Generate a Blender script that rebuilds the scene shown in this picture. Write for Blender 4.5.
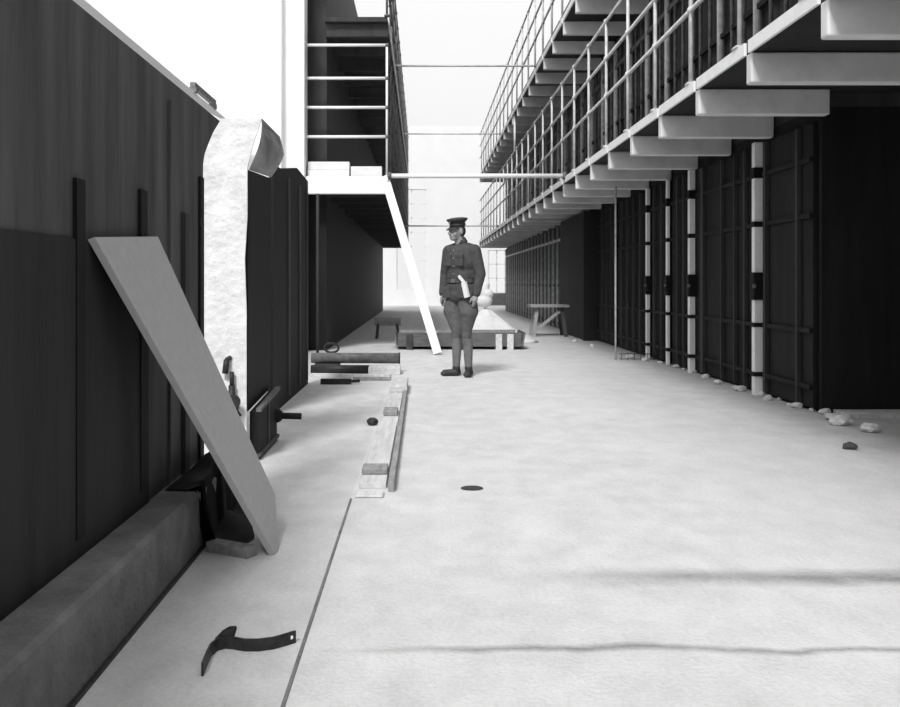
import bpy, bmesh, math, random
from mathutils import Vector, Matrix
random.seed(7)
PI = math.pi
S = bpy.context.scene
C = S.collection
for o in list(bpy.data.objects): bpy.data.objects.remove(o, do_unlink=True)

# ---------------- camera, sky, sun, exposure ----------------
F = 950.0                      # focal length in pixels of a 900 wide frame
cam = bpy.data.objects.new('camera', bpy.data.cameras.new('camera'))
C.objects.link(cam)
cam.location = (0, 0, 1.06); cam.rotation_euler = (PI/2, 0, 0)
cam.data.sensor_width = 36; cam.data.lens = F/900*36
cam.data.shift_x = (450-422)/900; cam.data.shift_y = -(353.5-283)/900
cam.data.clip_end = 300
S.camera = cam
W = bpy.data.worlds.new('sky'); S.world = W; W.use_nodes = True
bg = W.node_tree.nodes['Background']; bg.inputs[0].default_value = (1, 1, 1, 1); bg.inputs[1].default_value = 0.93
def sun(name, d, e, ang):
    l = bpy.data.lights.new(name, 'SUN'); l.energy = e; l.angle = math.radians(ang)
    o = bpy.data.objects.new(name, l); C.objects.link(o)
    o.rotation_euler = Vector(d).to_track_quat('-Z', 'Y').to_euler(); return o
sun('sun', (0.20, 0.66, -0.70), 2.7, 13)
S.view_settings.view_transform = 'Standard'; S.view_settings.look = 'None'
S.view_settings.exposure = 0.12; S.view_settings.gamma = 1.0
S.view_settings.use_curve_mapping = False

HAZE = 0.007
# ---------------- materials ----------------
def mat(name, g, rough=.8, var=.25, scale=6, stretch=(1, 1, 1), bump=.2, bscale=60, metal=0, fine=.0):
    m = bpy.data.materials.new(name); m.use_nodes = True
    nt = m.node_tree; b = nt.nodes['Principled BSDF']
    tc = nt.nodes.new('ShaderNodeTexCoord'); mp = nt.nodes.new('ShaderNodeMapping')
    mp.inputs['Scale'].default_value = stretch
    nt.links.new(tc.outputs['Object'], mp.inputs[0])
    n = nt.nodes.new('ShaderNodeTexNoise'); n.inputs['Scale'].default_value = scale
    n.inputs['Detail'].default_value = 8; n.inputs['Roughness'].default_value = .6
    nt.links.new(mp.outputs[0], n.inputs[0])
    r = nt.nodes.new('ShaderNodeValToRGB')
    r.color_ramp.elements[0].position = .3; r.color_ramp.elements[1].position = .7
    lo = g*(1-var); hi = min(.95, g*(1+var))
    r.color_ramp.elements[0].color = (lo, lo, lo, 1); r.color_ramp.elements[1].color = (hi, hi, hi, 1)
    nt.links.new(n.outputs[0], r.inputs[0]); nt.links.new(r.outputs[0], b.inputs['Base Color'])
    b.inputs['Roughness'].default_value = rough; b.inputs['Metallic'].default_value = metal
    b.inputs['Specular IOR Level'].default_value = .3
    if bump:
        n2 = nt.nodes.new('ShaderNodeTexNoise'); n2.inputs['Scale'].default_value = bscale; n2.inputs['Detail'].default_value = 6
        nt.links.new(mp.outputs[0], n2.inputs[0])
        bp = nt.nodes.new('ShaderNodeBump'); bp.inputs['Strength'].default_value = bump; bp.inputs['Distance'].default_value = .02
        nt.links.new(n2.outputs[0], bp.inputs['Height']); nt.links.new(bp.outputs[0], b.inputs['Normal'])
    return m
VS = (1, 1, .12)
M = dict(
 plaster=mat('whitewashed_plaster', .93, .9, .04, 2),
 masonry=mat('rough_whitewashed_masonry', .8, .9, .13, 9, bump=.8, bscale=18),
 steel_left=mat('dark_stained_steel', .085, .7, .55, 5, VS, bump=.1),
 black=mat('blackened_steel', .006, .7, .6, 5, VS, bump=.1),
 cell=mat('shaded_cell_steel', .008, .75, .6, 7, VS, bump=.1),  # cell steel with the shade under the galleries put into its colour
 cell_up=mat('lit_grey_cell_steel', .04, .75, .35, 7, VS, bump=.1),  # same steel with upper-tier light in its colour; also plain grey parts
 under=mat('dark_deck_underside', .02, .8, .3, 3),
 beam=mat('grey_painted_beam', .74, .6, .12, 4, bump=.05),
 pale=mat('pale_painted_steel', .88, .55, .05, 10, bump=.05),
 rail=mat('galvanised_pipe', .6, .5, .25, 12, bump=.05),
 darkrail=mat('tarnished_pipe', .14, .5, .4, 12, bump=.05),
 board=mat('grey_sheet_board', .5, .8, .06, 30, bump=.15, bscale=150),
 kerb=mat('dusty_grey_concrete', .19, .9, .3, 7, bump=.5),
 wood=mat('pale_sawn_wood', .62, .8, .18, 5, (6, .6, 6), bump=.2),
 wood_mid=mat('weathered_wood', .32, .85, .3, 5, (6, 1, 6), bump=.3),
 wood_brown=mat('stained_box_wood', .13, .85, .3, 5, (1, 6, 6), bump=.3),
 back=mat('grey_lime_plaster', .76, .9, .04, 2),
 plate=mat('shade_dark_steel', .022, .7, .5, 5, VS, bump=.1),  # steel darkened to hold the shade behind the leaning board
 wood_dark=mat('dark_old_wood', .06, .85, .4, 6, bump=.3),
 sand=mat('pale_sand', .8, .95, .08, 12, bump=.5, bscale=40),
 stone=mat('broken_plaster', .62, .9, .25, 20, bump=.6),
 iron=mat('wrought_iron', .03, .5, .5, 25, bump=.2),
 tunic=mat('dark_wool_tunic', .075, .95, .25, 25, bump=.25, bscale=220),
 breeches=mat('wool_breeches', .12, .95, .22, 25, bump=.25, bscale=220),
 leather=mat('dark_leather', .04, .45, .3, 20, bump=.1),
 legging=mat('canvas_leggings', .16, .85, .25, 20, bump=.2),
 cap=mat('dark_cap_cloth', .05, .9, .2, 25, bump=.1),
 skin=mat('skin', .33, .6, .1, 20, bump=.05),
 hair=mat('dark_hair', .05, .7, .3, 60),
 brass=mat('dull_brass', .35, .35, .1, 20, bump=0, metal=.8),
 plain_white=mat('plain_white_matte', .8, .8, .05, 10, bump=0),
 sheetmetal=mat('bright_sheet_metal', .5, .4, .2, 5, (1, 1, 2), bump=.05, metal=.85),
)
# glass for windows
gm = bpy.data.materials.new('window_glass'); gm.use_nodes = True
gb = gm.node_tree.nodes['Principled BSDF']; gb.inputs['Base Color'].default_value = (1, 1, 1, 1)
gb.inputs['Transmission Weight'].default_value = 1; gb.inputs['Roughness'].default_value = .0; gb.inputs['IOR'].default_value = 1.05
M['glass'] = gm

def floor_mat():
    m = bpy.data.materials.new('dusty_concrete_floor'); m.use_nodes = True
    nt = m.node_tree; N = nt.nodes; L = nt.links; b = N['Principled BSDF']
    b.inputs['Roughness'].default_value = .95; b.inputs['Specular IOR Level'].default_value = .15
    tc = N.new('ShaderNodeTexCoord')
    def noise(sc, det, st):
        mp = N.new('ShaderNodeMapping'); mp.inputs['Scale'].default_value = st
        L.new(tc.outputs['Object'], mp.inputs[0])
        n = N.new('ShaderNodeTexNoise'); n.inputs['Scale'].default_value = sc; n.inputs['Detail'].default_value = det
        n.inputs['Roughness'].default_value = .62
        L.new(mp.outputs[0], n.inputs[0]); return n.outputs[0]
    def mth(op, a, c=None, d=None):
        x = N.new('ShaderNodeMath'); x.operation = op
        for i, v in enumerate((a, c, d)):
            if v is None: continue
            if hasattr(v, 'links') or hasattr(v, 'node'): L.new(v, x.inputs[i])
            else: x.inputs[i].default_value = v
        return x.outputs[0]
    big = noise(.7, 5, (1, 1, 1)); mid = noise(5, 9, (1, .7, 1)); fine = noise(60, 4, (1, 1, 1))
    val = mth('MULTIPLY_ADD', big, .16, .60)
    val = mth('MULTIPLY_ADD', mid, .34, val); val = mth('MULTIPLY_ADD', fine, .22, val)
    val = mth('SUBTRACT', val, .33)
    # dark broken streaks lying across the slab
    sep = N.new('ShaderNodeSeparateXYZ'); L.new(tc.outputs['Object'], sep.inputs[0])
    wob = noise(1.3, 4, (1, 1, 1)); brk = noise(2.2, 5, (.8, 3, 1))
    def streak(y0, w, x0, x1, amt):
        yy = mth('MULTIPLY_ADD', wob, .22, sep.outputs[1])
        d = mth('ABSOLUTE', mth('SUBTRACT', yy, y0+.11))
        a = mth('MAXIMUM', mth('SUBTRACT', 1.0, mth('DIVIDE', d, w)), 0.0)
        r = N.new('ShaderNodeMapRange'); r.interpolation_type = 'SMOOTHSTEP'
        L.new(sep.outputs[0], r.inputs[0]); r.inputs[1].default_value = x0; r.inputs[2].default_value = x1
        k = mth('MULTIPLY', mth('MULTIPLY', a, r.outputs[0]), mth('MULTIPLY_ADD', brk, 1.2, .0))
        return mth('MULTIPLY', k, amt)
    val = mth('SUBTRACT', val, streak(3.43, .12, .05, 1.5, .62))
    val = mth('SUBTRACT', val, streak(2.75, .035, -.5, .3, .5))
    def zone(x0, x1, amt):
        r = N.new('ShaderNodeMapRange'); r.interpolation_type = 'SMOOTHSTEP'
        L.new(mth('MULTIPLY_ADD', mid, .9, sep.outputs[0]), r.inputs[0]); r.inputs[1].default_value = x0; r.inputs[2].default_value = x1
        return mth('MULTIPLY', r.outputs[0], amt)
    val = mth('SUBTRACT', val, zone(1.6, 3.6, .2))             # darker towards the right cell fronts
    lf = mth('LESS_THAN', sep.outputs[0], -.35)
    val = mth('SUBTRACT', val, mth('MULTIPLY', lf, mth('MULTIPLY_ADD', big, .12, -.02)))   # greyer left of the joint
    val = mth('MAXIMUM', val, .05)
    cb = N.new('ShaderNodeCombineColor')
    for i in range(3): L.new(val, cb.inputs[i])
    L.new(cb.outputs[0], b.inputs['Base Color'])
    bp = N.new('ShaderNodeBump'); bp.inputs['Strength'].default_value = .45; bp.inputs['Distance'].default_value = .02
    L.new(mth('MULTIPLY_ADD', fine, .5, mid), bp.inputs['Height']); L.new(bp.outputs[0], b.inputs['Normal'])
    return m
M['floor'] = floor_mat()

# ---------------- mesh helpers ----------------
def box(bm, x0, x1, y0, y1, z0, z1, bev=0):
    vs = [bm.verts.new((x, y, z)) for x in (x0, x1) for y in (y0, y1) for z in (z0, z1)]
    q = [(0,1,3,2),(4,6,7,5),(0,4,5,1),(2,3,7,6),(0,2,6,4),(1,5,7,3)]
    fs = [bm.faces.new([vs[i] for i in f]) for f in q]
    if bev:
        es = list({e for f in fs for e in f.edges})
        bmesh.ops.bevel(bm, geom=es, offset=bev, segments=2, affect='EDGES', profile=.5)
def tube(bm, p, q, r, r2=None, n=12, cap=True):
    p = Vector(p); q = Vector(q); d = q-p
    if r2 is None: r2 = r
    rot = d.to_track_quat('Z', 'Y').to_matrix().to_4x4()
    mt = Matrix.Translation((p+q)/2) @ rot
    bmesh.ops.create_cone(bm, cap_ends=cap, segments=n, radius1=r, radius2=r2, depth=d.length, matrix=mt)
def ball(bm, c, r, n=12):
    if not hasattr(r, '__len__'): r = (r, r, r)
    bmesh.ops.create_uvsphere(bm, u_segments=n, v_segments=max(6, n*2//3), radius=1, matrix=Matrix.Translation(c) @ Matrix.Diagonal((*r, 1)))
def bar(bm, p, q, w, h, up=(0, 0, 1)):            # rectangular bar between points
    p = Vector(p); q = Vector(q); d = (q-p).normalized(); s = d.cross(Vector(up)).normalized(); u = s.cross(d).normalized()
    vs = [bm.verts.new(c+s*a*w/2+u*b_*h/2) for c in (p, q) for a, b_ in ((-1,-1),(1,-1),(1,1),(-1,1))]
    for f in ((0,3,2,1),(4,5,6,7),(0,1,5,4),(1,2,6,5),(2,3,7,6),(3,0,4,7)): bm.faces.new([vs[i] for i in f])
def prism(bm, pts, off):                          # closed polygon extruded by a vector
    off = Vector(off); a = [bm.verts.new(p) for p in pts]; b = [bm.verts.new(Vector(p)+off) for p in pts]
    n = len(pts); bm.faces.new(a); bm.faces.new(b[::-1])
    for i in range(n): bm.faces.new((a[i], b[i], b[(i+1) % n], a[(i+1) % n]))
def lathe(bm, prof, c=(0, 0, 0), n=24):
    rings = []
    for r, z in prof:
        rings.append([bm.verts.new((c[0]+r*math.cos(2*PI*i/n), c[1]+r*math.sin(2*PI*i/n), c[2]+z)) for i in range(n)])
    for a, b in zip(rings, rings[1:]):
        for i in range(n): bm.faces.new((a[i], a[(i+1) % n], b[(i+1) % n], b[i]))
    bm.faces.new(rings[0][::-1]); bm.faces.new(rings[-1])
def obj(name, bm, m, parent=None, smooth=False):
    bmesh.ops.recalc_face_normals(bm, faces=bm.faces)
    me = bpy.data.meshes.new(name); bm.to_mesh(me); bm.free()
    if smooth:
        for p in me.polygons: p.use_smooth = True
    o = bpy.data.objects.new(name, me); C.objects.link(o); me.materials.append(M[m])
    if parent: o.parent = parent
    return o
def new(): return bmesh.new()
def one(name, fn, m, parent=None, smooth=False, **k):
    bm = new(); fn(bm); return obj(name, bm, m, parent, smooth)
def tag(o, label, cat, group=None):
    o['label'] = label; o['category'] = cat
    if group: o['group'] = group
    return o
def thing(name, label, cat, loc=(0, 0, 0), rz=0, group=None):
    o = bpy.data.objects.new(name, None); C.objects.link(o); o.location = loc; o.rotation_euler.z = rz
    o.empty_display_size = .1
    return tag(o, label, cat, group)
def struct(name, bm, m):
    o = obj(name, bm, m); o['kind'] = 'structure'; return o
def sbox(name, dims, m):
    bm = new(); box(bm, *dims); return struct(name, bm, m)
def copy_tree(o, parent=None):
    c = o.copy(); C.objects.link(c)
    if parent: c.parent = parent
    for ch in [x for x in bpy.data.objects if x.parent == o]: copy_tree(ch, c)
    return c
def ground(px, py, z=0):                          # where a spot of the floor lies
    Y = F*(1.06-z)/(py-283); return ((px-422)*Y/F, Y, z)

# ---------------- the setting ----------------
sbox('floor', (-6, 12, -6, 60, -.3, 0), 'floor')
# left outer wall, tall and whitewashed, and its stepped return in front of the far block
sbox('wall_left', (-3.0, -2.6, -6, 14.3, 0, 3.24), 'plaster')
bm = new()
box(bm, -3.0, -2.25, 14.5, 14.85, 0, 6.6); box(bm, -2.45, -2.13, 14.38, 14.6, 0, 6.6)
box(bm, -2.25, -1.93, 14.55, 14.85, 0, 6.6); box(bm, -2.02, -1.79, 14.44, 14.85, 0, 6.6)
struct('trim_1', bm, 'plaster')
sbox('wall_front_blocker', (-3, 5.8, -6.3, -6.0, 0, 3), 'cell_up')  # unseen wall behind the camera, added to cut sky light
sbox('wall_right_blocker', (5.6, 5.8, -6, 7.74, 0, 7.3), 'cell')  # unseen dark wall at near right, added to hold back side light
# far end wall with tall windows
bm = new()
WX = [(-5.5, -3.6), (-1.2, .2), (3.15, 3.95)]
WZ = [(1.2, 6.0), (.75, 5.5), (.62, 2.62)]
xs = [-7] ; 
cur = -7
for (a, b_), (z0, z1) in zip(WX, WZ):
    box(bm, cur, a, 45, 45.4, 0, 8.5); box(bm, a, b_, 45, 45.4, 0, z0); box(bm, a, b_, 45, 45.4, z1, 8.5); cur = b_
box(bm, cur, 9, 45, 45.4, 0, 8.5)
struct('wall_back', bm, 'back')
for i, ((a, b_), (z0, z1)) in enumerate(zip(WX, WZ)):
    bm = new()
    for k in range(3):
        x = a+(b_-a)*k/2; box(bm, x-.03, x+.03, 45.1, 45.16, z0, z1)
    nz = max(2, int((z1-z0)/.6))
    for k in range(nz+1):
        z = z0+(z1-z0)*k/nz; box(bm, a, b_, 45.1, 45.16, z-.02, z+.02)
    w = struct('window_%d' % (i+1), bm, 'back' if i < 2 else 'rail')
    bm = new(); box(bm, a, b_, 45.12, 45.13, z0, z1); g = obj('window_pane', bm, 'glass', w)
bm = new(); box(bm, 2.2, 5.5, 44.9, 45, 0, .58); struct('baseboard_back', bm, 'wood_dark')

# dust hanging in the far part of the corridor
hz = bpy.data.materials.new('dust_haze'); hz.use_nodes = True; hn = hz.node_tree
hn.nodes.remove(hn.nodes['Principled BSDF']); hv = hn.nodes.new('ShaderNodeVolumeScatter')
hv.inputs['Density'].default_value = HAZE; hv.inputs['Anisotropy'].default_value = .3
hn.links.new(hv.outputs[0], hn.nodes['Material Output'].inputs['Volume']); M['haze'] = hz
bm = new(); box(bm, -1.49, 3.1, 12.5, 44.9, .01, 8.4); hb = obj('dust_haze', bm, 'haze'); hb['kind'] = 'stuff'; tag(hb, 'pale dust haze hanging in the far part of the corridor', 'haze')

# cell blocks: the steel and concrete bodies
YE = 36.5
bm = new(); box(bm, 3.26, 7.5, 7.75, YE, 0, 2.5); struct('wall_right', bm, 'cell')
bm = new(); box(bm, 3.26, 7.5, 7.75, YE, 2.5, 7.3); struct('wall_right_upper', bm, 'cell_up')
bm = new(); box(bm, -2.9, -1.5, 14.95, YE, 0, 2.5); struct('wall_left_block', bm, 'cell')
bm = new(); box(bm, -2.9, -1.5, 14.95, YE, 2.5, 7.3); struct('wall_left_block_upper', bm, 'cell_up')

# ---------------- galleries ----------------
def gallery(label, side, xe, xw, y0, y1, zt, ybeams, xfar, mb='beam', md='under'):
    t = thing('gallery_walkway', label, 'gallery', (xe, y0, 0))
    def rel(o): o.parent = t; o.location = (-xe, -y0, 0); return o
    s = 1 if xw > xe else -1
    X = lambda a, b: (min(a, b), max(a, b))
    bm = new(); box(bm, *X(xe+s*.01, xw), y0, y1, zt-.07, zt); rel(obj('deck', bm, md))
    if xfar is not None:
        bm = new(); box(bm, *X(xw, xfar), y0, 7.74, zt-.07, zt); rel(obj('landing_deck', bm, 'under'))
    bm = new(); 
    for a, b_ in zip([y0]+[y for y in ybeams], list(ybeams)+[y1]):
        if b_-a > .2: box(bm, *X(xe-s*.012, xe+s*.008), a+.06 if a != y0 else a, b_-.02, zt-.075, zt+.01)
    rel(obj('edge_plate', bm, 'pale'))
    for y in ybeams:
        far = xfar if (xfar is not None and y < 7.6) else xw-s*.005
        bm = new()
        z1 = zt-.075; z0 = zt-.28
        box(bm, *X(xe, far), y-.05, y+.05, z0, z1, bev=.012)
        rel(obj('beam', bm, mb))
    return t
def railing(label, side, x, y0, y1, zt, ys, mrail, top=1.53, rails=(.63, 1.08, 1.53), end=None):
    t = thing('gallery_railing', label, 'railing', (x, y0, zt))
    def rel(o): o.parent = t; o.location = (-x, -y0, -zt); return o
    for r in rails:
        bm = new(); tube(bm, (x, y0, zt+r), (x, y1, zt+r), .02, n=8)
        for y in ys: ball(bm, (x, y, zt+r), .034, 8)
        rel(obj('rail', bm, mrail, smooth=True))
    for y in ys:
        bm = new(); tube(bm, (x, y, zt+.011), (x, y, zt+top), .018, n=8)
        box(bm, x-.04, x+.04, y-.05, y+.05, zt+.011, zt+.03)
        rel(obj('stanchion', bm, mrail, smooth=True))
    if end is not None:
        for r in rails:
            bm = new(); tube(bm, (x, y0, zt+r), (end, y0, zt+r), .024, n=8); rel(obj('end_rail', bm, 'pale', smooth=True))
    return t
yb = [4.0+1.2*k for k in range(28) if 4.0+1.2*k < YE]
ys = [y+.24 for y in yb if y+.24 < YE]
gallery('grey beamed walkway cantilevered over the right cell fronts, lower of the two right levels', 1, 2.2, 3.25, 3.2, YE, 2.68, yb, 5.5)
gallery('upper right walkway one storey above the lower right gallery', 1, 2.2, 3.25, 3.2, YE, 5.2, yb, 5.5)
railing('three-bar pipe railing along the lower right walkway edge', 1, 2.22, 3.3, YE-.1, 2.68, ys, 'rail')
railing('three-bar pipe railing along the upper right walkway edge', 1, 2.22, 3.3, YE-.1, 5.2, ys, 'rail')
ybl = [14.75+1.2*k for k in range(19) if 14.75+1.2*k < YE]
ysl = [14.62]+[y+.24 for y in ybl[1:]]
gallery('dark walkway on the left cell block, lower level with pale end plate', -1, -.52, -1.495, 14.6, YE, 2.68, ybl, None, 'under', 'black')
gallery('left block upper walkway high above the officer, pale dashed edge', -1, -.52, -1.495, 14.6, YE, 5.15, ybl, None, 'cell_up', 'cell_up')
r1 = railing('pale pipe railing closing the end of the lower left walkway', -1, -.54, 14.62, YE-.1, 2.68, ysl, 'darkrail', top=2.04, rails=(.63, 1.08, 1.53, 2.04), end=-1.79)
railing('pipe railing along the upper left walkway edge', -1, -.54, 14.62, YE-.1, 5.15, ysl, 'darkrail', end=-1.79)
for o in [c for c in bpy.data.objects if c.parent == r1 and c.name.startswith('stanchion')][:1]:
    o.data.materials[0] = M['pale']; o['label'] = 'white corner stanchion'
# pale end channel of left gallery
bm = new(); box(bm, -1.785, -.52, 14.5, 14.59, 2.42, 2.69, bev=.01)
tag(obj('end_channel', bm, 'pale'), 'white steel channel across the end of the lower left walkway', 'channel')
bm = new(); box(bm, -1.785, -1.5, 14.6, 14.94, 2.5, 2.68); tag(obj('landing_plate', bm, 'pale'), 'pale landing plate between left walkway and white pilaster', 'plate')
for i, (x0, x1, z0, z1, y0, dy, tl) in enumerate([
    (-1.76, -1.12, 2.695, 2.80, 14.62, .22, 'lower pale plank of the pile on the left walkway end'),
    (-1.76, -1.12, 2.805, 2.93, 14.64, .20, 'top pale plank at left of the pile on the walkway end'),
    (-1.10, -.62, 2.695, 2.86, 14.66, .18, 'short pale plank at the right of the walkway pile')]):
    bm = new(); box(bm, x0, x1, y0, y0+dy, z0, z1, bev=.006)
    tag(obj('plank', bm, 'plain_white'), tl, 'plank', None)

# brace pipes across the corridor
for Y, z, r, lb in [(14.55, 2.70, .036, 'thick pale brace pipe spanning the corridor above the officer'),
                    (27.3, 2.70, .02, 'thin brace pipe crossing far behind the officer, at cap height'),
                    (18.2, 5.22, .02, 'thin brace pipe joining the two upper walkways, nearest one'),
                    (26.5, 5.22, .018, 'faint brace pipe joining the upper walkways farther back')]:
    bm = new(); tube(bm, (-.50, Y, z), (2.18, Y, z), r, n=12); 
    t = obj('brace_pipe', bm, 'pale' if r > .03 else 'rail', smooth=True); tag(t, lb, 'pipe')
    for x in (-.50, 2.18):
        bm = new(); tube(bm, (x-.03, Y, z), (x+.03, Y, z), r*1.6, n=12); obj('pipe_collar', bm, 'darkrail', t, smooth=True)
bm = new(); tube(bm, (2.235, 22.9, 4.215), (2.235, 22.9, 5.13), .028, n=10); tag(obj('hanger_rod', bm, 'pale', smooth=True), 'white vertical hanger rod between the right railings', 'rod')

# ---------------- right cell fronts ----------------
def post(Y, lb, w=.1, m='pale'):
    t = thing('door_post', lb, 'post', (3.18, Y, 0), 0, 'white posts along the right cell fronts')
    bm = new(); box(bm, -w/2, w/2, -.03, .05, 0, 2.39, bev=.004); obj('shaft', bm, m, t)
    for z0, z1 in ((2.05, 2.15), (1.59, 1.64), (.645, .685), (.18, .22)):
        bm = new(); box(bm, -w/2-.012, w/2+.012, -.045, .05, z0, z1); obj('band', bm, 'black', t)
    bm = new(); box(bm, -w/2-.02, w/2+.02, -.06, .05, .90, 1.16, bev=.01)
    lk = obj('lock_box', bm, 'black', t)
    bm = new(); ball(bm, (-.05, -.06, 1.03), .022, 8); obj('lock_knob', bm, 'darkrail', lk, smooth=True)
    return t
for Y, lb, w in [(9.0, 'widest white post with black bands, nearest of the right posts', .08),
              (11.2, 'white banded post, second from the near end of the right cell fronts', .068),
              (12.28, 'slim white banded post just behind the second right post', .036),
              (13.37, 'white banded post, fourth along the right cell fronts', .048)]: post(Y, lb, w)
def cell_front(y0, y1, lb, strips):
    t = thing('panelled_cell', lb, 'cell', (3.2, y0, 0), 0, 'dark steel cell fronts on the right ground floor')
    d = y1-y0
    bm = new(); box(bm, .02, .055, .06, d-.04, .03, 2.38)
    obj('panel', bm, 'cell', t)
    for z in (.2, .665, 1.615, 2.08):
        bm = new(); box(bm, -.012, .018, .06, d-.04, z-.02, z+.02); obj('strap', bm, 'black', t)
    for f, w in strips:
        bm = new(); box(bm, -.02, .018, f*d, f*d+w, .04, 2.37); obj('upright', bm, 'cell_up', t)
    return t
cell_front(7.76, 8.95, 'near end cell front, broad dark panel beside the nearest white post', [(.25, .04), (.88, .05)])
cell_front(9.06, 11.14, 'wide dark cell front between first and second white posts', [(.15, .04), (.3, .03), (.5, .04), (.82, .1)])
cell_front(11.26, 12.24, 'narrow dark cell front between second and third white posts', [(.3, .04), (.6, .04)])
cell_front(12.33, 13.33, 'narrow dark cell front between third and fourth white posts', [(.3, .04), (.7, .04)])
cell_front(13.43, 15.6, 'dark cell front just beyond the fourth white post', [(.2, .05), (.4, .05), (.6, .05), (.8, .05)])
cell_front(15.66, 17.3, 'dark cell front before the black shade block', [(.2, .05), (.45, .05), (.7, .05)])
bm = new(); box(bm, 3.0, 3.25, 17.4, 20.6, 0, 2.38); box(bm, 2.96, 3.0, 17.4, 17.5, 0, 2.38)  # black block added where the cell fronts only lie in shade
tag(obj('shade_block', bm, 'black'), 'black block added for the shaded stretch between panelled and barred cell fronts', 'shade block')
def gate(Y, z, n, lb, grp, d=2.18, h=2.35, bm_='rail', top='pale'):
    t = thing('cell_gate', lb, 'cell gate', (3.2, Y, z), 0, grp)
    bm = new(); box(bm, -.02, .02, 0, d, h-.32, h-.26); obj('locking_bar', bm, top, t)
    for zz in (.12, 1.0):
        bm = new(); box(bm, -.015, .02, 0, d, zz-.025, zz+.025); obj('cross_bar', bm, 'black', t)
    for k in range(n):
        y = (k+.5)*d/n
        bm = new(); tube(bm, (0, y, 0), (0, y, h), .022 if k % 3 else .04, n=8); obj('bar', bm, bm_ if k % 3 == 0 else 'darkrail', t, smooth=True)
    return t
place = ['nearest', 'second', 'third', 'fourth', 'fifth', 'sixth', 'farthest']
p = None
for i in range(7):
    Y = 20.8+2.22*i
    if p is None: p = gate(Y, 0, 9, '', 'barred gates on the far right ground floor'); g = p
    else: g = copy_tree(p); g.location.y = Y
    g['label'] = 'barred cell gate beyond the black shade block, %s in the row' % place[i]
p = None
place2 = ['first', 'second', 'third', 'fourth', 'fifth', 'sixth', 'seventh', 'eighth', 'ninth', 'tenth', 'eleventh', 'twelfth', 'last']
for i in range(13):
    Y = 7.8+2.2*i
    if p is None: p = gate(Y, 2.69, 6, '', 'barred gates behind the lower right railing', h=2.2, top='darkrail'); g = p
    else: g = copy_tree(p); g.location.y = Y
    g['label'] = 'barred gate behind the lower right walkway railing, %s from the near end' % place2[i]
bm = new(); tube(bm, (2.67, 13.1, 0), (2.67, 13.1, 2.395), .014, n=8)
tag(obj('prop_rod', bm, 'rail', smooth=True), 'thin pale rod standing from floor to walkway beam', 'rod')
t = thing('wire_barrier', 'low thin wire barrier lying by the thin rod', 'barrier', (2.7, 13.0, 0))
bm = new()
for z in (.02, .09): tube(bm, (0, 0, z), (.5, 0, z), .005, n=6)
obj('wire', bm, 'iron', t)
for k in range(6):
    bm = new(); tube(bm, (.03+.088*k, 0, 0), (.03+.088*k, 0, .1), .004, n=6); obj('picket', bm, 'iron', t)

# ---------------- left partition, doorway and pier ----------------
XW = -1.03
prof = [(XW, -1, .0), (XW, 4.47, .0), (XW, 4.47, 1.615), (XW, 4.50, 1.67), (XW, 4.57, 1.724), (XW, 4.68, 1.80), (XW, 4.84, 1.885), (XW, -1, 1.91)]
t = thing('steel_partition', 'tall dark steel partition at left with rounded far upper corner', 'partition', (XW, 2, 0))
def rel(o, t=t, l=(-XW, -2, 0)): o.parent = t; o.location = l; return o
bm = new(); prism(bm, prof, (-.06, 0, 0)); rel(obj('panel', bm, 'steel_left'))
for y0, w, z0, z1, d, mm in [(2.8, .07, .3, 1.37, .014, 'black'), (3.44, .08, .3, 1.40, .014, 'black'), (4.37, .07, .0, 1.55, .012, 'black'), (3.85, .02, .25, 1.8, .012, 'steel_left'), (2.2, .05, .3, 1.88, .02, 'steel_left')]:
    bm = new(); box(bm, XW+.001, XW+d, y0, y0+w, z0, z1); rel(obj('batten', bm, mm))
bm = new(); box(bm, XW+.001, XW+.02, 4.06, 4.13, .2, 1.36); s_ = rel(obj('batten', bm, 'cell_up'))
bm = new(); box(bm, XW+.001, XW+.01, -1, 3.55, .241, 1.19); pl_ = rel(obj('shade_plate', bm, 'plate')); pl_['label'] = 'dark plate added for the shade behind the board'; s_['label'] = 'lighter grey batten'  # plate added where the partition only lies in shade
bm = new()
prism(bm, [(-.88, -1, 0), (-.88, -1, .225), (-.895, -1, .24), (XW+.001, -1, .24), (XW+.001, -1, 0)], (0, 5.42, 0))
tag(obj('plinth', bm, 'kerb'), 'dusty concrete plinth along the foot of the steel partition', 'plinth')
bm = new(); box(bm, -.90, -.868, -1, 4.42, 0, .012); tag(obj('shoe_strip', bm, 'iron'), 'thin black strip along the foot of the plinth', 'strip')
# white masonry pier seen through the doorway
bm = new()
prism(bm, [(-2.55, 5.6, 0), (-1.035, 5.6, 0), (-1.035, 5.6, .9), (-1.045, 5.6, 1.2), (-1.03, 5.6, 1.45), (-1.03, 5.6, 1.74), (-1.00, 5.6, 1.86), (-.945, 5.6, 2.03), (-1.19, 5.6, 2.03), (-1.5, 5.6, 2.2), (-2.55, 5.6, 2.2)], (0, .015, 0))
box(bm, -2.55, -1.12, 5.61, 5.86, 0, 2.0)
tag(obj('masonry_pier', bm, 'masonry'), 'rough white masonry pier showing in the gap beside the steel partition', 'pier')
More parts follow.
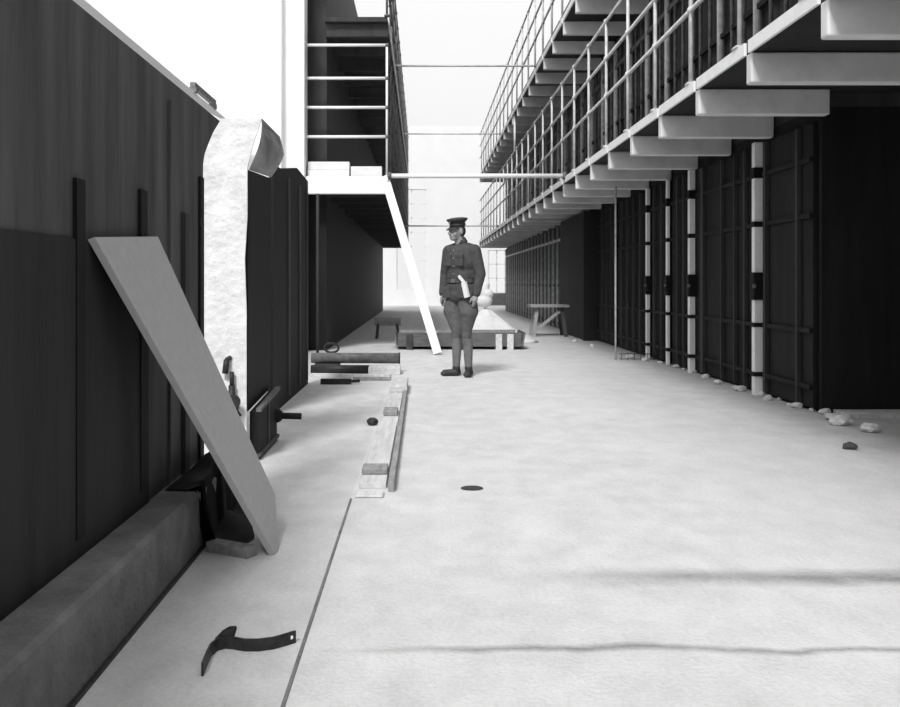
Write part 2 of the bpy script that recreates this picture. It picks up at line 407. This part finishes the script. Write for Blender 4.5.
# valve fixture on the pier
t = thing('wall_valve', 'dark iron valve on the rough white masonry pier', 'valve', (-1.115, 5.6, .34))
bm = new(); tube(bm, (0, -.03, -.1), (0, -.03, .12), .02); ball(bm, (0, -.04, 0), .045); tube(bm, (0, -.03, .12), (0, -.03, .2), .013); tube(bm, (.0, -.04, .0), (.05, -.05, -.06), .016); obj('body', bm, 'iron', t, smooth=True)
bm = new(); bmesh.ops.create_cone(bm, cap_ends=True, segments=16, radius1=.04, radius2=.04, depth=.012, matrix=Matrix.Translation((.02, -.075, .03)) @ Matrix.Rotation(PI/2, 4, 'X')); obj('handwheel', bm, 'iron', t)
bm = new(); tube(bm, (-1.155, 5.57, .53), (-1.145, 5.57, .61), .018); tube(bm, (-1.145, 5.57, .61), (-1.13, 5.598, .62), .014)
tag(obj('iron_hook', bm, 'iron', smooth=True), 'small dark hook set in the pier above the valve', 'hook')
# second partition
t = thing('partition_leaf', 'narrow black steel leaf standing right of the white pier', 'partition', (XW, 6, 0))
def rel2(o): o.parent = t; o.location = (-XW, -6, 0); return o
bm = new(); prism(bm, [(XW, 5.62, .3), (XW, 6.45, .345), (XW, 6.50, 1.775), (XW, 5.64, 1.73)], (-.03, 0, 0)); rel2(obj('panel', bm, 'black'))
bm = new()
cols = []
for k in range(9):                                 # rolled bright sheet at the head
    f = k/8; z = f
    a = Vector((XW, 5.66+.44*f**1.2, 1.735+.385*f)); b_ = Vector((XW, 6.48+.43*min(1, f*1.6)-.02*f, 1.78+.34*f))
    bulge = .03*math.sin(PI*f)
    cols.append((bm.verts.new(a+Vector((bulge, 0, 0))), bm.verts.new((a+b_)/2+Vector((bulge+.01*math.sin(PI*f), 0, 0))), bm.verts.new(b_+Vector((bulge, 0, 0)))))
for a, b_ in zip(cols, cols[1:]):
    bm.faces.new((a[0], a[1], b_[1], b_[0])); bm.faces.new((a[1], a[2], b_[2], b_[1]))
bmesh.ops.solidify(bm, geom=bm.faces[:], thickness=.012)
o = rel2(obj('curled_head', bm, 'sheetmetal', smooth=True)); o['label'] = 'lighter curled sheet-metal head'
t = thing('steel_bin', 'low black steel bin with pale rim at the foot of the leaf', 'bin', (-.98, 6.05, 0))
bm = new(); prism(bm, [(0, -.37, 0), (0, .37, 0), (0, .37, .34), (0, -.37, .29)], (-.05, 0, 0)); obj('body', bm, 'black', t)
bm = new(); bar(bm, (.005, -.38, .30), (.005, .38, .35), .03, .02); obj('rim', bm, 'kerb', t)
bm = new(); box(bm, 0, .01, -.02, .0, .01, .30); obj('seam', bm, 'steel_left', t)
bm = new(); bar(bm, (0, -.38, .03), (0, .38, .03), .03, .02); obj('base_rail', bm, 'steel_left', t)
bm = new(); tube(bm, (.0, .33, .17), (.17, .33, .165), .022); ball(bm, (0, .33, .17), .05, 8); obj('latch_bar', bm, 'black', t)
t = thing('standing_sheet', 'large black steel sheet standing before the left cell block, chamfered corner', 'steel sheet', (-1.2, 8.8, 0))
bm = new(); prism(bm, [(0, -1.18, 0), (0, 1.2, 0), (0, 1.2, 2.13), (0, .32, 2.165), (0, -.77, 2.03), (0, -1.1, 2.04)], (-.04, 0, 0)); obj('body', bm, 'black', t)
for y in (-.3, .45, 1.05):
    bm = new(); box(bm, .0, .015, y, y+.05, .05, 2.0); obj('rib', bm, 'steel_left', t)
bm = new(); tube(bm, (-1.45, 13.2, 0), (-1.45, 13.2, 2.3), .02); tag(obj('thin_pole', bm, 'cell_up', smooth=True), 'thin grey pole in the dark under the left walkway', 'pole')
bm = new(); bar(bm, (-2.62, 10.85, 3.325), (-2.62, 11.95, 3.325), .06, .06); box(bm, -2.66, -2.58, 10.85, 10.95, 3.242, 3.30); box(bm, -2.66, -2.58, 11.85, 11.95, 3.242, 3.30)
tag(obj('iron_rail_piece', bm, 'kerb'), 'short grey rail piece lying on top of the white left wall', 'rail piece')

# leaning grey board
A = Vector((-.573, 3.70, .002)); B = Vector((XW+.03, 2.90, 1.20)); Cc = Vector((XW+.035, 3.58, 1.235)); D = Vector((-.625, 4.04, .16))
bm = new(); nrm = (B-A).cross(D-A).normalized()
if nrm.x < 0: nrm = -nrm
foot = A+Vector((.004, .06, 0))
prism(bm, [A, foot, D, Cc, B], -nrm*.022)
tag(obj('leaning_board', bm, 'board'), 'large pale grey board leaning on the steel partition', 'board')
bm = new(); bar(bm, ground(211, 545, .02), ground(252, 552, .02), .06, .04); tag(obj('wood_scrap', bm, 'wood_mid'), 'short grey wood scrap on the floor under the leaning board', 'wood scrap')

bm = new(); random.seed(4)  # crumpled black sheet added to make the shade under the board
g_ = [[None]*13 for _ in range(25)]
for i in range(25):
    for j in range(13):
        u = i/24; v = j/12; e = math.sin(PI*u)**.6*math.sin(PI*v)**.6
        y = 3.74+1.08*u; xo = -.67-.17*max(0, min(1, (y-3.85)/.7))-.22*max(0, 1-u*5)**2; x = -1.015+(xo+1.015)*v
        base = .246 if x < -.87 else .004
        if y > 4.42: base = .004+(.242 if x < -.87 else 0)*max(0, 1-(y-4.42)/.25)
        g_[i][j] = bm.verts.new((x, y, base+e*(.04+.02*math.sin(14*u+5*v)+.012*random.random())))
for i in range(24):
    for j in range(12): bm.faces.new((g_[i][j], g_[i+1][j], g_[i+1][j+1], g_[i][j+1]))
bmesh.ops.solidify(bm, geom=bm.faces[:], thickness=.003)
tag(obj('shade_sheet', bm, 'black', smooth=True), 'crumpled black sheet added for the shade beneath the leaning board', 'shade_sheet')

# ---------------- things on the floor at left ----------------
bm = new(); box(bm, -.353, -.343, -3, 4.66, -.005, .004); o = struct('trim_2', bm, 'kerb')
for i, (x0, x1, y0, y1, z0, z1, m, lb) in enumerate([
    (-.325, -.185, 4.9, 7.0, 0, .03, 'wood', 'near plank of the double plank line on the left floor'),
    (-.32, -.18, 7.03, 9.9, 0, .03, 'wood', 'far plank of the double plank line, under the pale block'),
    (-.172, -.14, 4.82, 8.9, 0, .055, 'wood_mid', 'narrow edge-set plank on the corridor side of the plank line')]):
    bm = new(); box(bm, x0, x1, y0, y1, z0, z1, bev=.004); tag(obj('floor_plank', bm, m), lb, 'plank')
for x0, x1, y0, y1, z0, z1, m, lb in [
    (-.33, -.19, 4.68, 4.80, 0, .012, 'wood', 'thin cleat flat on floor at the near end of the planks'),
    (-.325, -.185, 5.10, 5.25, .031, .065, 'wood_mid', 'grey cleat across the near plank'),
    (-.30, -.19, 7.35, 7.6, .031, .07, 'wood_mid', 'small cleat across the middle of the plank line'),
    (-.31, -.14, 8.95, 9.75, .031, .10, 'stone', 'pale rough block on the far end of the planks')]:
    bm = new(); box(bm, x0, x1, y0, y1, z0, z1, bev=.008); tag(obj('cleat' if 'cleat' in lb else 'rough_block', bm, m), lb, 'cleat' if 'cleat' in lb else 'block')
bm = new(); ball(bm, (-.37, 7.1, .025), (.045, .07, .03), 8); tag(obj('dark_lump', bm, 'iron', smooth=True), 'small dark lump beside the left edge of the planks', 'lump')
bm = new(); tube(bm, (-1.32, 11.35, .165), (-.27, 11.3, .165), .063, n=20); t = tag(obj('iron_pipe', bm, 'darkrail', smooth=True), 'upper thick pipe lying across planks near the left block', 'pipe')
bm = new(); tube(bm, (-.275, 11.3, .165), (-.26, 11.3, .165), .07, n=20); obj('pipe_flange', bm, 'iron', t, smooth=True)
bm = new(); tube(bm, (-1.3, 11.15, .05), (-.62, 11.12, .05), .05, n=16); tag(obj('iron_pipe', bm, 'iron', smooth=True), 'shorter black pipe on the floor in front of the thick pipe', 'pipe')
bm = new(); box(bm, -.62, -.25, 10.95, 11.25, 0, .09, bev=.005); tag(obj('timber_block', bm, 'wood'), 'pale timber block supporting the right end of the thick pipe', 'block')
bm = new(); box(bm, -1.28, -.98, 11.28, 11.45, 0, .10, bev=.005); tag(obj('timber_block', bm, 'wood_dark'), 'dark timber block under the left end of the thick pipe', 'block')
bm = new(); bar(bm, (-1.25, 10.75, .02), (-.35, 10.6, .02), .09, .035); tag(obj('floor_plank', bm, 'wood'), 'pale plank lying crosswise before the black pipe', 'plank')
bm = new(); bar(bm, (-.75, 10.36, .02), (-.33, 10.34, .02), .06, .03); tag(obj('floor_plank', bm, 'wood_mid'), 'short grey plank crosswise near the rough block', 'plank')
bm = new(); bar(bm, (-1.06, 9.95, .03), (-.74, 9.95, .03), .07, .055); bar(bm, (-.74, 9.96, .03), (-.66, 10.0, .03), .03, .03); tag(obj('iron_bar', bm, 'iron'), 'short black iron bar on the floor before the crosswise planks', 'bar')
bm = new()
n = 20
for i in range(n):
    a0 = 2*PI*i/n; a1 = 2*PI*(i+1)/n
    c = Vector((-1.08, 11.35, .285)); tube(bm, c+Vector((.085*math.cos(a0), 0, .055*math.sin(a0))), c+Vector((.085*math.cos(a1), 0, .055*math.sin(a1))), .014, n=8)
tag(obj('iron_ring', bm, 'iron', smooth=True), 'iron ring standing on top of the thick pipe', 'ring')
# foreground iron strap on edge
t = thing('iron_strap', 'bent black iron strap standing on edge on the foreground floor', 'strap', (-.45, 2.74, 0))
path = [(-.373, 2.80), (-.40, 2.775), (-.43, 2.75), (-.47, 2.735), (-.51, 2.735), (-.545, 2.75), (-.57, 2.755), (-.59, 2.74), (-.600, 2.70), (-.598, 2.64), (-.592, 2.56)]
bm = new(); pv = None
for i, (x, y) in enumerate(path):
    a = Vector(path[max(0, i-1)]); b_ = Vector(path[min(len(path)-1, i+1)]); d = (b_-a).normalized(); nn = Vector((-d.y, d.x))*.003
    c = Vector((x, y))-Vector((-.45, 2.74)); h = .036
    ring = [bm.verts.new((c.x+nn.x*s, c.y+nn.y*s, z)) for s, z in ((-1, 0), (1, 0), (1, h), (-1, h))]
    if pv:
        for k in range(4): bm.faces.new((pv[k], pv[(k+1) % 4], ring[(k+1) % 4], ring[k]))
    else: bm.faces.new(ring)
    pv = ring
bm.faces.new(pv[::-1]); obj('band', bm, 'iron', t)
bm = new(); prism(bm, [(-.105, .018, .0), (-.088, .018, .055), (-.09, .018, .063), (-.11, .018, .062), (-.13, .018, .05), (-.15, .012, .03), (-.15, .012, 0)], (0, .006, 0)); obj('lug', bm, 'iron', t)
bm = new(); bmesh.ops.create_cone(bm, cap_ends=True, segments=12, radius1=.006, radius2=.005, depth=.004, matrix=Matrix.Translation((.067, .047, .02)) @ Matrix.Rotation(PI/2, 4, 'X')); r_ = obj('rivet', bm, 'pale', t); r_['label'] = 'bright rivet'
bm = new(); ball(bm, ground(472, 488, .004), (.06, .05, .008), 10); tag(obj('dirt_lump', bm, 'wood_dark', smooth=True), 'flat dark lump of dirt in mid floor', 'lump')

# ---------------- middle distance ----------------
t = thing('leaning_plank', 'long white plank leaning on the left walkway corner beside the officer', 'plank', (.2, 13.95, 0))
bm = new(); bar(bm, (.03, 0, .03), (-.74, .5, 2.58), .125, .035, up=(0, -1, 0)); obj('plank_body', bm, 'pale', t)
# stool
t = thing('low_bench', 'low dark bench with rounded top under the left walkway', 'bench', (-.66, 18.2, 0))
bm = new(); tube(bm, (-.25, 0, .32), (.25, 0, .32), .075, n=16); box(bm, -.24, .24, -.1, .1, .26, .3); obj('seat', bm, 'wood_mid', t, smooth=False)
for sx in (-.18, .18):
    for sy in (-.08, .08):
        bm = new(); bar(bm, (sx, sy, .28), (sx*1.15, sy*1.3, 0), .05, .05, up=(0, 1, 0)); obj('leg', bm, 'wood_dark', t)
# mortar box with sand
t = thing('mortar_box', 'long low wooden mortar box on the floor behind the officer', 'box', (.6, 15.6, 0))
for nme, d, m in [('front_side', (-.98, .98, -.5, -.46, .05, .27), 'wood_brown'), ('back_side', (-.98, .98, .46, .5, .05, .27), 'wood_mid'), ('floor_board', (-.98, .98, -.46, .46, .05, .09), 'wood_dark')]:
    bm = new(); box(bm, *d); obj(nme, bm, m, t)
for s in (-1, 1):
    bm = new(); prism(bm, [(s*.98, -.5, .06), (s*.98, .5, .06), (s*1.02, .5, .27), (s*1.02, -.5, .27)], (s*.03, 0, 0)); obj('end_board', bm, 'wood_brown', t)
for x in (-.8, 0, .62, .8):
    bm = new(); box(bm, x-.05, x+.05, -.56, .56, 0, .05); box(bm, x-.05, x+.05, -.55, -.5, .02, .25); obj('batten', bm, 'wood' if x > .5 else 'wood_dark', t)
def heap(name, c, rx, ry, h, m, lb, seed=1, base=0):
    bm = new(); random.seed(seed); n = 36; rings = 10; top = bm.verts.new((c[0], c[1], base+h)); prev = None
    for j in range(1, rings+1):
        f = j/rings; rr = []
        for i in range(n):
            a = 2*PI*i/n; k = 1+.06*math.sin(3*a+seed)+.03*math.sin(7*a)
            z = base+h*(1-f)**1.15*(1+.05*math.sin(5*a+j)) if j < rings else base
            rr.append(bm.verts.new((c[0]+rx*k*f*math.cos(a), c[1]+ry*k*f*math.sin(a), z)))
        for i in range(n):
            if prev: bm.faces.new((prev[i], prev[(i+1) % n], rr[(i+1) % n], rr[i]))
            else: bm.faces.new((top, rr[i], rr[(i+1) % n]))
        prev = rr
    bm.faces.new(prev[::-1]); o = obj(name, bm, m, smooth=True); tag(o, lb, 'heap'); o['kind'] = 'stuff'; return o
heap('sand_heap', (1.15, 17.2), .95, .75, .62, 'sand', 'white sand heap behind the mortar box', 3)
heap('sand_heap', (.15, 15.6), .6, .38, .2, 'stone', 'grey mortar heaped inside the mortar box', 5, .091)
# trestle
t = thing('trestle', 'wooden trestle table standing against the far right cell fronts', 'trestle', (2.52, 19.0, 0))
bm = new(); box(bm, -.38, .38, -.3, .3, .58, .63); obj('top', bm, 'wood_mid', t)
for sx in (-1, 1):
    for sy in (-1, 1):
        bm = new(); bar(bm, (sx*.24, sy*.18, .58), (sx*.32, sy*.26, 0), .07, .05, up=(0, 1, 0)); obj('leg', bm, 'wood_mid' if sx < 0 else 'wood_dark', t)
bm = new(); bar(bm, (-.28, -.24, .12), (.2, -.2, .5), .06, .03, up=(0, 1, 0)); obj('brace', bm, 'wood_mid', t)
# white blob and frame behind the officer
# (rounded white shape built with the officer's helper, see below)
def blob(): tag(organic('white_blob', [('b', (1.12, 17.2, .74), (.16, .13, .125)), ('b', (1.17, 17.2, .86), (.13, .11, .10)), ('b', (1.07, 17.18, .92), (.08, .08, .10)), ('c', (1.1, 17.2, .88), (1.16, 17.2, 1.02), .10, .07)], .014, 'plain_white'), 'white blob on the sand heap by the officer', 'blob')

# rubble along the right wall
random.seed(11)
def rock(c, r, sd):
    bm = new(); bmesh.ops.create_icosphere(bm, subdivisions=2, radius=1)
    rnd = random.Random(sd)
    ph = [rnd.uniform(0, 6) for _ in range(3)]
    for v in bm.verts:
        k = 1+.22*math.sin(3*v.co.x+ph[0])*math.cos(4*v.co.y+ph[1])+.12*rnd.uniform(-1, 1)
        v.co = Vector((v.co.x*k*r*1.2, v.co.y*k*r, max(-.5*r, v.co.z*k*r*.7)))+Vector((c[0], c[1], .45*r))
    return bm
spots = [(763, 396, .05), (768, 400, .05), (781, 400, .035), (797, 408, .055), (790, 406, .03), (718, 384, .05), (706, 378, .05), (694, 373, .045), (676, 368, .05), (684, 370, .03), (735, 389, .04), (740, 391, .06), (832, 420, .06), (840, 425, .08), (850, 449, .05), (825, 414, .05), (812, 411, .03), (660, 364, .04), (645, 361, .05), (630, 358, .06), (592, 347, .05), (575, 342, .05), (870, 432, .07)]
for i, (x, y, r) in enumerate(spots):
    g = ground(x, y); o = obj('rubble_stone', rock(g, r*.8, i), 'stone' if i != 14 else 'wood_dark'); tag(o, 'small pale plaster rubble lump along the foot of the right cell fronts' if i != 14 else 'dark rubble lump alone on the floor at far right', 'rubble', 'rubble along the right cell fronts')
bm = new(); box(bm, 3.35, 5.6, 7.45, 7.74, 0, .03); tag(obj('footing', bm, 'stone'), 'pale footing strip at the near end of the right block', 'footing')

# ---------------- officer ----------------
def organic(name, elems, voxel, m, parent=None, it=6):
    bm = new()
    for e in elems:
        if e[0] == 'b': ball(bm, e[1], e[2], 20)
        else:
            _, p_, q_, r1, r2 = e[:5]
            ball(bm, p_, r1, 16); ball(bm, q_, r2, 16); tube(bm, p_, q_, r1, r2, n=20)
    me = bpy.data.meshes.new('tmp'); bm.to_mesh(me); bm.free()
    o = bpy.data.objects.new('tmp', me); C.objects.link(o)
    r = o.modifiers.new('r', 'REMESH'); r.mode = 'VOXEL'; r.voxel_size = voxel
    s = o.modifiers.new('s', 'SMOOTH'); s.factor = .5; s.iterations = it
    dg = bpy.context.evaluated_depsgraph_get(); dg.update()
    me2 = bpy.data.meshes.new_from_object(o.evaluated_get(dg))
    bpy.data.objects.remove(o, do_unlink=True)
    me2.name = name; me2.materials.clear(); me2.materials.append(M[m])
    for p_ in me2.polygons: p_.use_smooth = True
    o = bpy.data.objects.new(name, me2); C.objects.link(o)
    if parent: o.parent = parent
    return o
blob()
HR = Matrix.Translation((-.025, -.045, 0)) @ Matrix.Rotation(math.radians(-18), 4, 'Z')
def hp(x, y, z): return tuple(HR @ Vector((x, y, z)))
el = [('b', hp(0, .012, 1.665), (.076, .088, .098)), ('b', hp(0, -.02, 1.61), (.060, .066, .075)), ('b', hp(0, -.055, 1.565), (.036, .030, .026)),
      ('c', hp(0, -.085, 1.655), hp(0, -.108, 1.622), .010, .017), ('b', hp(-.014, -.092, 1.616), (.011, .011, .009)), ('b', hp(.014, -.092, 1.616), (.011, .011, .009)),
      ('c', hp(-.035, -.073, 1.672), hp(.035, -.073, 1.672), .012, .012), ('c', hp(-.022, -.084, 1.594), hp(.022, -.084, 1.594), .008, .008), ('c', hp(-.018, -.082, 1.583), hp(.018, -.082, 1.583), .009, .009),
      ('b', hp(-.03, -.076, 1.652), (.013, .010, .010)), ('b', hp(.03, -.076, 1.652), (.013, .010, .010)),
      ('b', hp(-.078, .015, 1.64), (.012, .022, .034)), ('b', hp(.078, .015, 1.64), (.012, .022, .034)),
      ('b', hp(-.045, -.05, 1.615), (.022, .025, .03)), ('b', hp(.045, -.05, 1.615), (.022, .025, .03)),
      ('c', (0, .015, 1.45), hp(0, .015, 1.6), .06, .055), ('c', (-.12, .01, 1.42), (.12, .01, 1.42), .07, .07),
      ('b', (0, .0, 1.25), (.15, .10, .2)), ('b', (0, 0, 1.0), (.14, .10, .14)), ]
WR = {}
for s in (-1, 1):
    sh, eb, wr = (s*.19, .01, 1.42), (s*.235, .03, 1.16), (s*.235, -.03, .93)
    WR[s] = wr
    el += [('c', sh, eb, .045, .036), ('c', eb, wr, .034, .024)]
    el += [('c', wr, (s*.233, -.045, .875), .026, .030), ('c', (s*.233, -.025, .87), (s*.233, -.072, .865), .016, .016)]
    for k, (dy, ln) in enumerate([(-.075, .06), (-.058, .072), (-.040, .068), (-.023, .052)]):   # fingers, slightly curled
        a = Vector((s*.235, dy, .862)); b_ = a+Vector((-s*.004, -.004, -ln*.55)); c_ = b_+Vector((-s*.018, .0, -ln*.4))
        el += [('c', a, b_, .0095, .009), ('c', b_, c_, .009, .0075)]
    a = Vector((s*.228, -.07, .905)); b_ = Vector((s*.212, -.098, .875)); c_ = Vector((s*.206, -.10, .845))
    el += [('c', a, b_, .012, .0105), ('c', b_, c_, .0105, .009)]
FEET = {-1: ((-.045, -.03, .04), (-.135, -.125, .03)), 1: ((.085, .03, .04), (.165, -.09, .03))}
KN = {-1: (-.052, -.02, .5), 1: (.08, .0, .5)}
for s in (-1, 1):
    hip = (s*.09, 0, .93); an = (FEET[s][0][0], FEET[s][0][1], .09)
    el += [('c', hip, KN[s], .075, .05), ('c', KN[s], an, .046, .034), ('c', FEET[s][0], FEET[s][1], .035, .03)]
man = organic('person', el, .0065, 'skin', None, 2)
tag(man, 'standing man in dark military uniform and peaked cap, arms at sides', 'person')
man.location = (.445, 10.83, 0); man.rotation_euler.z = math.radians(-40)
# tunic
el = [('b', (0, .005, 1.40), (.195, .115, .12)), ('b', (0, -.01, 1.30), (.19, .135, .17)), ('b', (0, .0, 1.15), (.18, .13, .19)), ('b', (0, .0, 1.0), (.19, .138, .14)),
      ('b', (0, .005, .92), (.205, .15, .12)), ('c', (-.13, .01, 1.455), (.13, .01, 1.455), .05, .05), ('c', (0, .01, 1.46), (0, .012, 1.535), .072, .062)]
for s in (-1, 1):
    el += [('c', (s*.185, .01, 1.425), (s*.25, .03, 1.16), .074, .064), ('c', (s*.25, .03, 1.16), (s*.24, -.03, .945), .062, .048)]
tun = organic('tunic', el, .009, 'tunic', man, 5)
# flat hem: cut the tunic skirts level
bm = new(); bm.from_mesh(tun.data)
bmesh.ops.bisect_plane(bm, geom=bm.verts[:]+bm.edges[:]+bm.faces[:], plane_co=(0, 0, .855), plane_no=(0, 0, -1), clear_outer=True)
es = [e for e in bm.edges if e.is_boundary]; bmesh.ops.holes_fill(bm, edges=es)
for f in bm.faces: f.smooth = True
bm.to_mesh(tun.data); bm.free()
def ringband(name, z, rx, ry, h, t_, m, tilt=0):
    bm = new(); n = 40; v = []
    for i in range(n):
        a = 2*PI*i/n; v.append([bm.verts.new(((rx+o)*math.cos(a), (ry+o)*math.sin(a), z+zz+tilt*math.sin(a))) for o, zz in ((0, -h/2), (t_, -h/2), (t_, h/2), (0, h/2))])
    for i in range(n):
        for k in range(4): bm.faces.new((v[i][k], v[i][(k+1) % 4], v[(i+1) % n][(k+1) % 4], v[(i+1) % n][k]))
    return obj(name, bm, m, man, smooth=False)
bl = ringband('belt', 1.085, .181, .133, .045, .005, 'tunic')
bm = new(); box(bm, -.03, .03, -.148, -.134, 1.062, 1.108, bev=.004); obj('belt_buckle', bm, 'brass', bl)
for s in (-1, 1):
    bm = new(); box(bm, s*.085-.05, s*.085+.05, -.146, -.118, 1.25, 1.37, bev=.008); box(bm, s*.085-.052, s*.085+.052, -.150, -.12, 1.345, 1.385, bev=.006); obj('breast_pocket', bm, 'tunic', tun)
    bm = new(); box(bm, s*.105-.055, s*.105+.055, -.146, -.10, .89, 1.02, bev=.01); obj('skirt_pocket', bm, 'tunic', tun)
    bm = new(); bar(bm, (s*.09, .01, 1.512), (s*.19, .01, 1.487), .05, .01, up=(0, 0, 1)); obj('shoulder_strap', bm, 'tunic', tun)
for z in (1.43, 1.34, 1.25, 1.16):
    bm = new(); ball(bm, (0, -.142, z), (.009, .006, .009), 8); obj('button', bm, 'brass', tun, smooth=True)
bm = new(); lathe(bm, [(.066, 0), (.07, .0), (.066, .045), (.06, .045)], (0, .01, 1.505), 28); obj('collar', bm, 'tunic', tun, smooth=True)
# breeches
el = [('c', (-.06, 0, .93), (.06, 0, .93), .115, .115)]
for s in (-1, 1):
    k = Vector(KN[s])
    el += [('c', (s*.085, 0, .9), (s*.108, -.005, .74), .108, .116), ('c', (s*.108, -.005, .74), k+Vector((0, 0, .03)), .112, .064), ('c', k+Vector((0, 0, .03)), k+Vector((0, 0, -.05)), .060, .056)]
organic('breeches', el, .009, 'breeches', man, 5)
for s in (-1, 1):
    k = Vector(KN[s]); an = Vector((FEET[s][0][0], FEET[s][0][1], .10))
    mid = k.lerp(an, .35)+Vector((0, .012, 0))
    organic('legging', [('c', k+Vector((0, 0, -.07)), mid, .052, .058), ('c', mid, an, .058, .043)], .008, 'legging', man, 4)
    h, tt = Vector(FEET[s][0]), Vector(FEET[s][1])
    organic('boot', [('c', h+Vector((0, .015, .0)), an, .043, .045), ('c', h, tt+Vector((0, 0, .008)), .042, .038), ('b', h+Vector((0, .02, -.004)), (.042, .05, .036)), ('b', tt, (.047, .062, .03))], .006, 'leather', man, 3)
# cap
capT = HR @ Matrix.Translation((0, .01, 1.715)) @ Matrix.Rotation(math.radians(6), 4, 'X')
def cappart(name, bm, m, smooth=True):
    bmesh.ops.transform(bm, matrix=capT, verts=bm.verts); return obj(name, bm, m, man, smooth=smooth)
bm = new(); lathe(bm, [(.080, -.015), (.088, -.012), (.088, .03), (.094, .036), (.122, .062), (.124, .070), (.115, .080), (.06, .090), (.01, .092)], (0, 0, 0), 36)
CAP = cappart('cap', bm, 'cap')
bm = new(); lathe(bm, [(.0885, -.008), (.091, -.008), (.091, .018), (.0885, .018)], (0, 0, 0), 36); cappart('cap_band', bm, 'leather').parent = CAP
bm = new(); vt = []; n = 14
for i in range(n+1):
    a = PI*(1.12+.76*i/n); dx, dy = math.cos(a), math.sin(a); ext = .055*math.sin(PI*i/n)**.7
    vt.append([bm.verts.new(((.088+e)*dx, (.088+e)*dy, z)) for e, z in ((0, -.006), (ext, -.012-ext*.55), (ext, -.017-ext*.55), (0, -.012))])
for a, b_ in zip(vt, vt[1:]):
    for k in range(4): bm.faces.new((a[k], a[(k+1) % 4], b_[(k+1) % 4], b_[k]))
cappart('cap_visor', bm, 'leather').parent = CAP
bm = new(); ball(bm, (0, -.108, .035), (.016, .006, .02), 10); cappart('cap_badge', bm, 'brass').parent = CAP
bm = new(); bmesh.ops.create_uvsphere(bm, u_segments=24, v_segments=14, radius=1, matrix=HR @ Matrix.Translation((0, .028, 1.655)) @ Matrix.Diagonal((.0785, .080, .085, 1)))
obj('hair', bm, 'hair', man, smooth=True)
# bent white strip by the near hip
bm = new(); bar(bm, (.155, -.15, 1.07), (.195, -.14, .90), .06, .03, up=(0, -1, 0)); bar(bm, (.09, -.158, 1.14), (.165, -.15, 1.06), .03, .02, up=(0, -1, 0)); o = obj('white_hip_patch', bm, 'plain_white', man); o['label'] = 'white bent patch at the hip'
